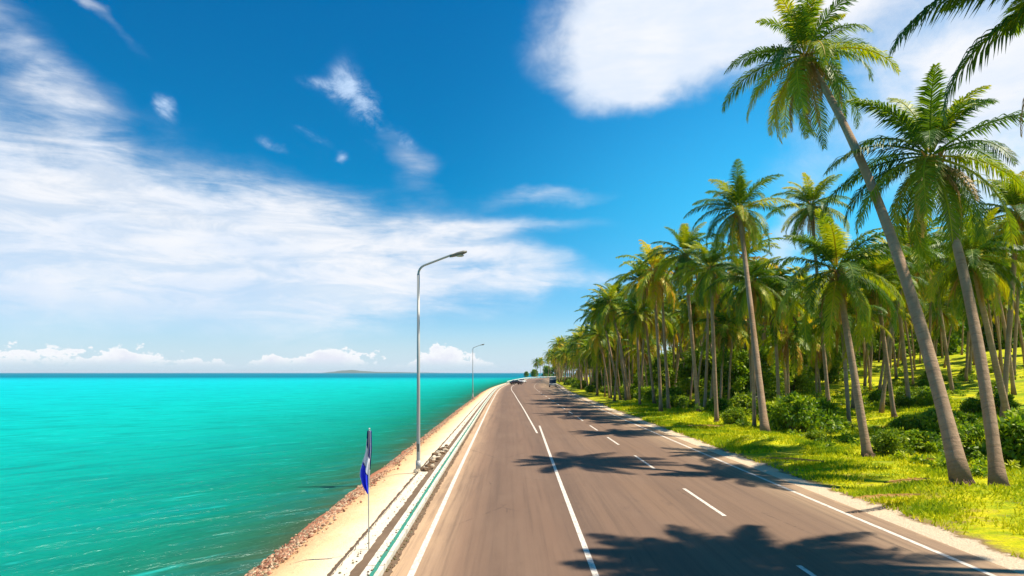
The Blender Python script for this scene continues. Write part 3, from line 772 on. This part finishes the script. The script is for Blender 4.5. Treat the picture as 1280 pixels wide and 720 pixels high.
def leaf_cloud(seed, R, nclump, per, size, flat=.75, narrow=.45):
    g = np.random.default_rng(seed); V = []; A = []; cl = []
    for i in range(nclump):
        a = g.random()*6.28; q = g.random()**.55; zz = g.random()**.8
        c = np.array([math.cos(a)*q*R*(1-.55*zz), math.sin(a)*q*R*(1-.55*zz), .12*R+zz*R*flat*1.25]); cl.append(c)
        rc = R*(.13+.30*g.random()**1.6); ct = g.random()
        d = g.normal(size=(per,3)); d /= np.linalg.norm(d, axis=1)[:,None]
        p = c + d*rc*(g.random((per,1))**.4)*np.array([1,1,.8])
        p[:,2] = np.maximum(p[:,2], .03)
        u = d + g.normal(size=(per,3))*.7; u[:,2] -= .15; u /= np.linalg.norm(u, axis=1)[:,None]
        s = np.cross(u, g.normal(size=(per,3))); s /= np.linalg.norm(s, axis=1)[:,None]
        L = size*(.6+.8*g.random((per,1)))
        V.append(np.stack([p, p+u*L*.5+s*L*narrow*.5, p+u*L, p+u*L*.5-s*L*narrow*.5], 1).reshape(-1,3))
        A.append(np.repeat(np.clip(.15+.45*ct+g.normal(size=per)*.16, 0, 1), 4))
    return np.concatenate(V), np.concatenate(A), cl
def bush_proto(seed, R, nclump, per, size, m, stems=7, **kw):
    V, A, cl = leaf_cloud(seed, R, nclump, per, size, **kw)
    root = empty('shrub', (0,0,0)); mb = MB(); mb.add(V, [(4*i,4*i+1,4*i+2,4*i+3) for i in range(len(V)//4)], A)
    mb.build('foliage', m, root, aname='tint')
    sb = MB()
    for c in cl[:stems]: sb.tube([(c[0]*.1, c[1]*.1, -.1), (c[0]*.6, c[1]*.6, c[2]*.55), tuple(c)], [.05*R*.6,.03*R*.6,.01], 5)
    sb.build('stems', M_wood, root)
    return root
bp = [bush_proto(1, 1.5, 34, 150, .20, M_bush), bush_proto(2, 1.5, 30, 150, .24, M_bush, flat=.6), bush_proto(3, 1.4, 28, 150, .17, M_bush2, flat=.55),
      bush_proto(4, 2.8, 60, 170, .34, M_bush, flat=1.2, narrow=.5), bush_proto(5, 2.6, 52, 170, .34, M_bush2, flat=1.3)]
bused = set()
def bush(x, y, pi, s, label, group=None, name=None):
    o = bp[pi] if pi not in bused else copy_tree(bp[pi]); bused.add(pi)
    o.location = (x, y, gz(x, y)-.05); o.rotation_euler = (0,0,random.random()*6.28); o.scale = (s, s*random.uniform(.9,1.1), s*random.uniform(.85,1.1))
    tag(o, label, 'shrub', group)
def bpx(px, Y, *a, **k): bush((px-CX)/F*Y, Y, *a, **k)
bpx(1000, 42, 0, 1.25, 'big dark leafy shrub between the tall straight palm and the shorter full one')
bpx(1028, 44, 1, 1.2, 'rounded dark shrub adjoining the big one, near the shorter palm')
bpx(975, 46, 0, 1.0, 'dark shrub close behind the tall straight palm by the road')
bpx(1020, 36.5, 2, .55, 'small lime tuft in front of the big dark shrub')
bpx(1115, 31, 2, .75, 'low lime shrub right beside the foot of the shorter full palm')
bpx(1150, 32, 1, .75, 'low dark shrub between the shorter palm and the thick leaning trunk')
bpx(1178, 37, 0, 1.0, 'dark shrub rising behind the thick leaning trunk')
bpx(1222, 29, 0, .85, 'dark shrub filling the gap between the two big leaning trunks')
bpx(1268, 27, 1, 1.05, 'large shrub beside the second leaning trunk at the picture edge')
bpx(1245, 34, 2, 1.0, 'yellowish shrub behind the second leaning trunk')
bpx(1282, 33, 0, 1.2, 'tall dark shrub behind the large one at the picture edge')
bpx(1205, 33, 1, .8, 'bushy shrub half hidden by the thick leaning trunk')
bpx(1135, 38, 2, .8, 'lime shrub on the slope beyond the shorter palm')
# verge-side shrubs under the row
y = 50; i = 0
while y < 330:
    x = Rf(y)+random.uniform(6.5, 9.5) - (2.2 if y > 120 else 0)
    bush(x, y, random.choice((0,1,2,2)), random.uniform(.7, 1.25)*(1.15 if y > 150 else 1),
         'low shrub at the foot of the roadside palm row, nearer part' if y < 120 else 'low shrub at the foot of the roadside palm row, far part',
         'shrubs under the nearer row' if y < 120 else 'shrubs under the far row'); y += random.uniform(3.5,6)*(1 if y < 120 else 2.2)
# tall undergrowth inside the grove
for k in range(70):
    y = random.uniform(58, 230); e = random.uniform(11, 34); x = Rf(y)+e
    if x/y > .50 and y < 110: y += 70; x = Rf(y)+e+10
    bush(x, y, random.choice((3,3,4)), random.uniform(.8, 1.35), 'tall leafy undergrowth bush among the trunks deep in the grove', 'undergrowth bushes in the grove')
for k in range(30):
    y = random.uniform(38, 85); px = random.uniform(1080, 1290); 
    bpx(px, y, random.choice((0,1,2)), random.uniform(.35,.75), 'small scattered shrub on the sunlit grass slope', group='small shrubs on the slope')
def undergrowth():
    Vs = []; As = []; k = 0
    while k < 950:
        y = 24+random.random()**1.4*110; e = random.uniform(5.2, 50); x = Rf(y)+e
        if e < 6.5+1.5*mnoise.noise(Vector((y*.2, 0, 3))): continue
        c = mnoise.noise(Vector((x*.13, y*.13, 9)))
        if c < (-.12 if x/y > .46 else -.25) + .2*random.random(): continue
        if e > 12 and x/y > .5 and random.random() < .25: continue
        s = random.uniform(.3, .75)*(1+max(0,y-40)/90); V, A, _ = leaf_cloud(3000+k, s, 4, 26, .17, flat=.5); k += 1
        V[:,0] += x; V[:,1] += y; V[:,2] += gz(x, y)-.05; Vs.append(V); As.append(np.clip(A+random.uniform(-.1,.35), 0, 1))
    V = np.concatenate(Vs); mb = MB(); mb.add(V, [(4*i,4*i+1,4*i+2,4*i+3) for i in range(len(V)//4)], np.concatenate(As))
    tag(mb.build('undergrowth', M_bush, aname='tint'), 'leafy low ground cover between the palm trunks', 'undergrowth', kind='stuff')
undergrowth()
# far-off wood behind the slope: one mass
def wood():
    Vs = []; As = []
    for k in range(120):
        y = random.uniform(95, 330); x = max(Rf(y)+38, y*random.uniform(.25, .86)); 
        if x/y > .45: y = random.uniform(135, 260); x = y*random.uniform(.45, .86)
        s = random.uniform(4.5, 8)
        V, A, _ = leaf_cloud(500+k, s, 30, 70, .9, flat=1.2, narrow=.6)
        V[:,0] += x; V[:,1] += y; V[:,2] += gz(x, y)-1; Vs.append(V); As.append(A*.9)
    V = np.concatenate(Vs); mb = MB(); mb.add(V, [(4*i,4*i+1,4*i+2,4*i+3) for i in range(len(V)//4)], np.concatenate(As))
    tag(mb.build('far_wood', M_bush, aname='tint'), 'dark dense wood closing off the palm grove at the back', 'wood', kind='stuff')
wood()
# green headland tip behind the bend
for (px, Y, s) in ((668, 640, 1.5), (658, 660, 1.0), (684, 620, 2.0), (697, 600, 2.4)):
    bpx(px, Y, 3, s, 'distant green thicket at the tip of the headland past the bend', group='thickets at the headland')

# ------------------------------------------------------------------ island on the horizon
def island():
    m = simple('island_wood', (.05,.09,.05), .9, .05, .3, .02)
    V = []; n = 60; Y = 15000
    xs = np.linspace((400-CX)/F*Y, (560-CX)/F*Y, n)
    Vt = []
    for i, x in enumerate(xs):
        t = i/(n-1); h = 55*math.exp(-((t-.22)/.16)**2) + 20*math.exp(-((t-.55)/.3)**2)
        h *= 1+.25*mnoise.noise(Vector((t*14, 0, 0)))
        h *= min(1, t*12)*min(1, (1-t)*8)
        Vt += [(x, Y-200, -2), (x, Y-60, h*.8), (x, Y+40, h), (x, Y+400, -2)]
    mb = MB(); mb.add(Vt, [(i*4+j, (i+1)*4+j, (i+1)*4+j+1, i*4+j+1) for i in range(n-1) for j in range(3)])
    o = mb.build('island', m, smooth=True); o['kind'] = 'structure'
island()

# ------------------------------------------------------------------ street lamps
M_galv = simple('galvanised_steel', (.42,.41,.38), .5, .4, .12, 4, metal=.15)
M_lamph = simple('lamp_housing', (.16,.15,.12), .5, .4, .2, 6)
M_lens = simple('lamp_lens', (.45,.42,.33), .25, .5, .1, 6)
def street_lamp(x, y, z, label):
    root = empty('street_lamp', (x, y, z)); tag(root, label, 'street lamp', 'street lamps along the sea side')
    b = MB(); b.box(-.17,.17,-.17,.17,-.25,.06); b.build('base_plate', M_slab, root, bevel=.01)
    p = MB(); H = 7.85
    p.tube([(0,0,.05),(0,0,.35),(0,0,3),(0,0,H-.3)], [.075,.075,.062,.050], 14); p.build('pole', M_galv, root, smooth=True)
    c = MB(); c.tube([(0,0,.06),(0,0,.40)], [.11,.10], 14); c.build('collar', M_galv, root, smooth=True)
    a = MB(); pts = []
    for i in range(9):
        t = i/8; an = t*R_(68); pts.append((.38*(1-math.cos(an)), 0, H-.32+.38*math.sin(an)))
    pts.append((1.25, 0, H+.42)); pts.append((1.42, 0, H+.47)); a.tube(pts, .042, 10); a.build('arm', M_galv, root, smooth=True)
    h = MB(); prof = [(1.20,.06,.05),(1.30,.10,.07),(1.50,.14,.09),(1.72,.13,.085),(1.86,.05,.04)]
    V = []; 
    for (X, wy, hz) in prof:
        zc = H+.36+(X-1.2)*.28
        for k in range(10):
            an = 2*math.pi*k/10; V.append((X, wy*math.cos(an), zc+hz*math.sin(an)*(1 if math.sin(an) > 0 else .7)))
    h.add(V, [(i*10+k, i*10+(k+1)%10, (i+1)*10+(k+1)%10, (i+1)*10+k) for i in range(4) for k in range(10)]+[tuple(range(9,-1,-1)), tuple(range(40,50))])
    hd = h.build('lamp_head', M_lamph, root, smooth=True)
    l = MB(); l.ball((1.58,0,H+.40), (.17,.09,.055), 12, 6); l.build('lens', M_lens, hd, smooth=True)
    d = MB(); d.box(-.045,.045,-.086,-.072,.75,1.05); d.build('hatch', M_lamph, root)
    return root
def at_ground(px, py): Y = F*CAMZ/(py-HY); return (px-CX)/F*Y, Y
x, y = at_ground(523, 590)
street_lamp(x, y, .04, 'tall grey street lamp with bent arm standing on the narrow seaside walk, the nearer one')
x, y = (591-CX)/F*108, 108
street_lamp(x, y, -.05, 'small far street lamp standing at the waterline before the bend')

# ------------------------------------------------------------------ flag
def flag():
    Y = 14.3; x = (461-CX)/F*Y
    root = empty('flag', (x, Y, .03)); tag(root, 'furled navy, white and royal blue beach flag on a thin pole stuck at the walkway', 'flag')
    M_pole = simple('flag_pole_paint', (.55,.55,.52), .5, .4, .1, 5)
    p = MB(); p.tube([(0,0,-.1),(-.005,0,1.3),(.012,0,2.58)], [.013,.013,.010], 8); p.build('pole', M_pole, root, smooth=True)
    f = MB(); f.ball((.012,0,2.595), .02, 8, 6); f.build('finial', M_pole, root, smooth=True)
    m, nt, b = mat('flag_cloth', .6, .3)
    s = attr(nt, 'tint')
    nt.put(b.inputs['Base Color'], nt.ramp(s, [(0, (.01,.02,.13)), (.30, (.74,.76,.84)), (.52, (.01,.015,.16)), (.72, (.03,.05,.80))], 'CONSTANT'))
    # cloth hangs limp: columns are folds gathered at the pole, outline widens to the belly then closes in a point
    nu, nv = 30, 44; V = []; A = []
    for j in range(nv+1):
        v = j/nv; z = 2.56-1.32*v
        xl = float(np.interp(v, [0,.15,.3,.45,.6,.7,.85,.95,1], [-.035,-.05,-.075,-.14,-.20,-.205,-.14,-.06,-.02]))
        xr = float(np.interp(v, [0,.3,.6,.8,1], [.05,.055,.03,.015,.0]))
        for i in range(nu+1):
            u = i/nu; fold = math.sin(u*math.pi*4.5 + v*2.2)
            V.append((xl+(xr-xl)*u + .006*fold, .055*fold*(.35+v)*(1-v*.45), z - .08*(1-u)*math.sin(v*3.1)*.6))
            q = v-.42*u
            A.append(.1 if q < .10 else .4 if q < .36 else .6 if q < .39 else .9)
            if u > .86 and v < .62: A[-1] = .6
            if u > .88 and v >= .66: A[-1] = .4
            if u < .10 and .35 < v < .8: A[-1] = .4
    c = MB(); c.add(V, [(j*(nu+1)+i, j*(nu+1)+i+1, (j+1)*(nu+1)+i+1, (j+1)*(nu+1)+i) for j in range(nv) for i in range(nu)], np.array(A))
    o = c.build('cloth', m, root, smooth=True, aname='tint')
    sd = o.modifiers.new('thick', 'SOLIDIFY'); sd.thickness = .003
flag()

# ------------------------------------------------------------------ stones piled at the kerb
M_rock = simple('rubble_stone', (.50,.40,.28), .9, .1, .35, 5, bmp=.4)
M_rockd = simple('dark_rubble', (.16,.10,.06), .9, .1, .35, 5, bmp=.4)
def rock(x, y, z, s, m, label, group):
    b = MB(); b.ball((0,0,s*.3), (s, s*random.uniform(.7,1), s*random.uniform(.5,.8)), 9, 7, jit=.45)
    o = b.build('stone', m, loc=(x, y, z)); o.rotation_euler = (0,0,random.random()*6); tag(o, label, 'stone', group)
for k in range(44):
    y = 25.5+9*random.random()**1.5; o = random.gauss(-1.14, .14); dk = random.random() < .5
    rock(Lf(y)+o, y, .09 if -1.41 < o < -1.01 else .03, random.uniform(.06,.15), M_rockd if dk else M_rock,
         'dark brown stone in the rubble heap beside the white kerb past the lamp' if dk else 'pale stone in the rubble heap beside the white kerb past the lamp', 'dark stones of the heap' if dk else 'pale stones of the heap')

# ------------------------------------------------------------------ guard rail round the far bend
def guard_rail():
    root = empty('guard_rail', (Lf(300)-.9, 300, 0)); tag(root, 'pale guard rail following the outside of the far bend above the sea', 'guard rail')
    m = simple('rail_paint', (.72,.76,.70), .5, .3, .1, 3)
    def rel(f, y, z): return (f(y)-.9-(Lf(300)-.9), y-300, z)
    ys = [240+i*6 for i in range(0, 75)]
    b = MB(); b.tube([rel(Lf, y, .72) for y in ys], .13, 6); b.build('rail', m, root, smooth=True)
    for y in ys[::2]:
        p = MB(); q = rel(Lf, y, 0); p.box(q[0]-.07, q[0]+.07, q[1]-.07, q[1]+.07, -.1, .74); p.build('post', m, root)
guard_rail()

# ------------------------------------------------------------------ vehicles far down the road
M_glass = simple('car_glass', (.02,.025,.03), .08, .6, .1, 3)
M_tyre = simple('tyre', (.02,.02,.02), .8, .2, .2, 9); M_rim = simple('rim', (.45,.45,.46), .3, .5, .1, 9, metal=.8)
M_red = simple('tail_lamp', (.5,.02,.02), .3, .5, .1, 9)
def car(x, y, rz, paint, label, kind='car'):
    root = empty('car' if kind == 'car' else 'pickup_truck', (x, y, .01), rz); tag(root, label, 'car' if kind == 'car' else 'truck')
    L, W = (4.3, 1.75) if kind == 'car' else (5.2, 1.9)
    def prism(pts, w0, inset=0):
        b = MB(); n = len(pts); zt = max(p[1] for p in pts); zb = min(p[1] for p in pts); V = []
        for sgn in (-1, 1):
            for (yy, zz) in pts: V.append((sgn*(w0/2-inset*(zz-zb)/(zt-zb+1e-6)), yy, zz))
        b.add(V, [tuple(range(n-1,-1,-1)), tuple(range(n,2*n))]+[(i, (i+1)%n, n+(i+1)%n, n+i) for i in range(n)])
        return b
    if kind == 'car':
        prism([(-2.12,.30),(-2.15,.62),(-2.05,.86),(-1.6,.93),(.75,.93),(1.75,.80),(2.1,.62),(2.15,.32)], W, .08).build('body', paint, root, bevel=.05)
        prism([(-1.62,.93),(-1.15,1.38),(-.7,1.44),(.2,1.42),(.95,.93)], W-.14, .18).build('cabin', M_glass, root, bevel=.03)
        prism([(-1.1,1.40),(-.7,1.47),(.15,1.45),(.25,1.40)], W-.46, .02).build('roof', paint, root, bevel=.01)
        lz = .72; ly = -2.15
    else:
        prism([(-2.6,.45),(-2.6,1.0),(2.0,1.0),(2.5,.9),(2.6,.5)], W, .04).build('body', paint, root, bevel=.05)
        prism([(.0,1.0),(.1,2.0),(1.3,2.0),(2.0,1.0)], W-.08, .12).build('cabin', M_glass, root, bevel=.04)
        prism([(.05,2.0),(.1,2.07),(1.25,2.07),(1.3,2.0)], W-.3, .02).build('roof', paint, root, bevel=.01)
        prism([(-2.55,1.003),(-2.55,2.7),(-.12,2.7),(-.12,1.003)], W-.02, .02).build('cargo_box', M_plain, root, bevel=.04)
        lz = .85; ly = -2.6
    for sx in (-1, 1):
        for yy in (-L*.31, L*.31):
            wb = MB(); wb.tube([(sx*(W/2-.2), yy, .32), (sx*(W/2+.01), yy, .32)], .32, 16); we = wb.build('wheel', M_tyre, root)
            rb = MB(); rb.tube([(sx*(W/2-.02), yy, .32), (sx*(W/2+.025), yy, .32)], .19, 12); rb.build('rim', M_rim, we)
        tb = MB(); tb.box(sx*W*.38-.14, sx*W*.38+.14, ly-.025, ly+.05, lz-.09, lz+.09); tb.build('tail_light', M_red, root)
        hb = MB(); hb.box(sx*W*.36-.15, sx*W*.36+.15, -ly-.10, -ly+.03, lz-.12, lz+.02); hb.build('headlight', M_lens, root)
    return root
P_dark = simple('dark_car_paint', (.03,.018,.018), .25, .5, .1, 3); P_white = simple('white_car_paint', (.75,.75,.74), .25, .5, .05, 3)
P_grey = simple('grey_truck_paint', (.35,.38,.36), .3, .5, .1, 3)
car((645.5-CX)/F*222, 222, R_(-58), P_dark, 'small dark car far down the road near the bend')
car((653-CX)/F*262, 262, R_(-20), P_white, 'white car just past the dark one at the bend')
car((691-CX)/F*182, 182, R_(176), P_grey, 'pale box truck parked by the verge shrubs far down the road', 'truck')

# ------------------------------------------------------------------ sea air: far things fade
def haze_box():
    m = bpy.data.materials.new('sea_haze'); m.use_nodes = True; nt = m.node_tree
    for nd in list(nt.nodes): nt.nodes.remove(nd)
    o = nt.nodes.new('ShaderNodeOutputMaterial'); v = nt.nodes.new('ShaderNodeVolumePrincipled')
    v.inputs['Density'].default_value = 3.5e-5; v.inputs['Color'].default_value = (.80,.90,1,1); v.inputs['Anisotropy'].default_value = .1
    nt.links.new(v.outputs[0], o.inputs['Volume'])
    b = MB(); b.box(-24500, 27500, -600, 24600, -3.2, 62)
    ob = b.build('haze', m); tag(ob, 'thin pale sea haze lying over the whole coast', 'haze', kind='stuff')
haze_box()
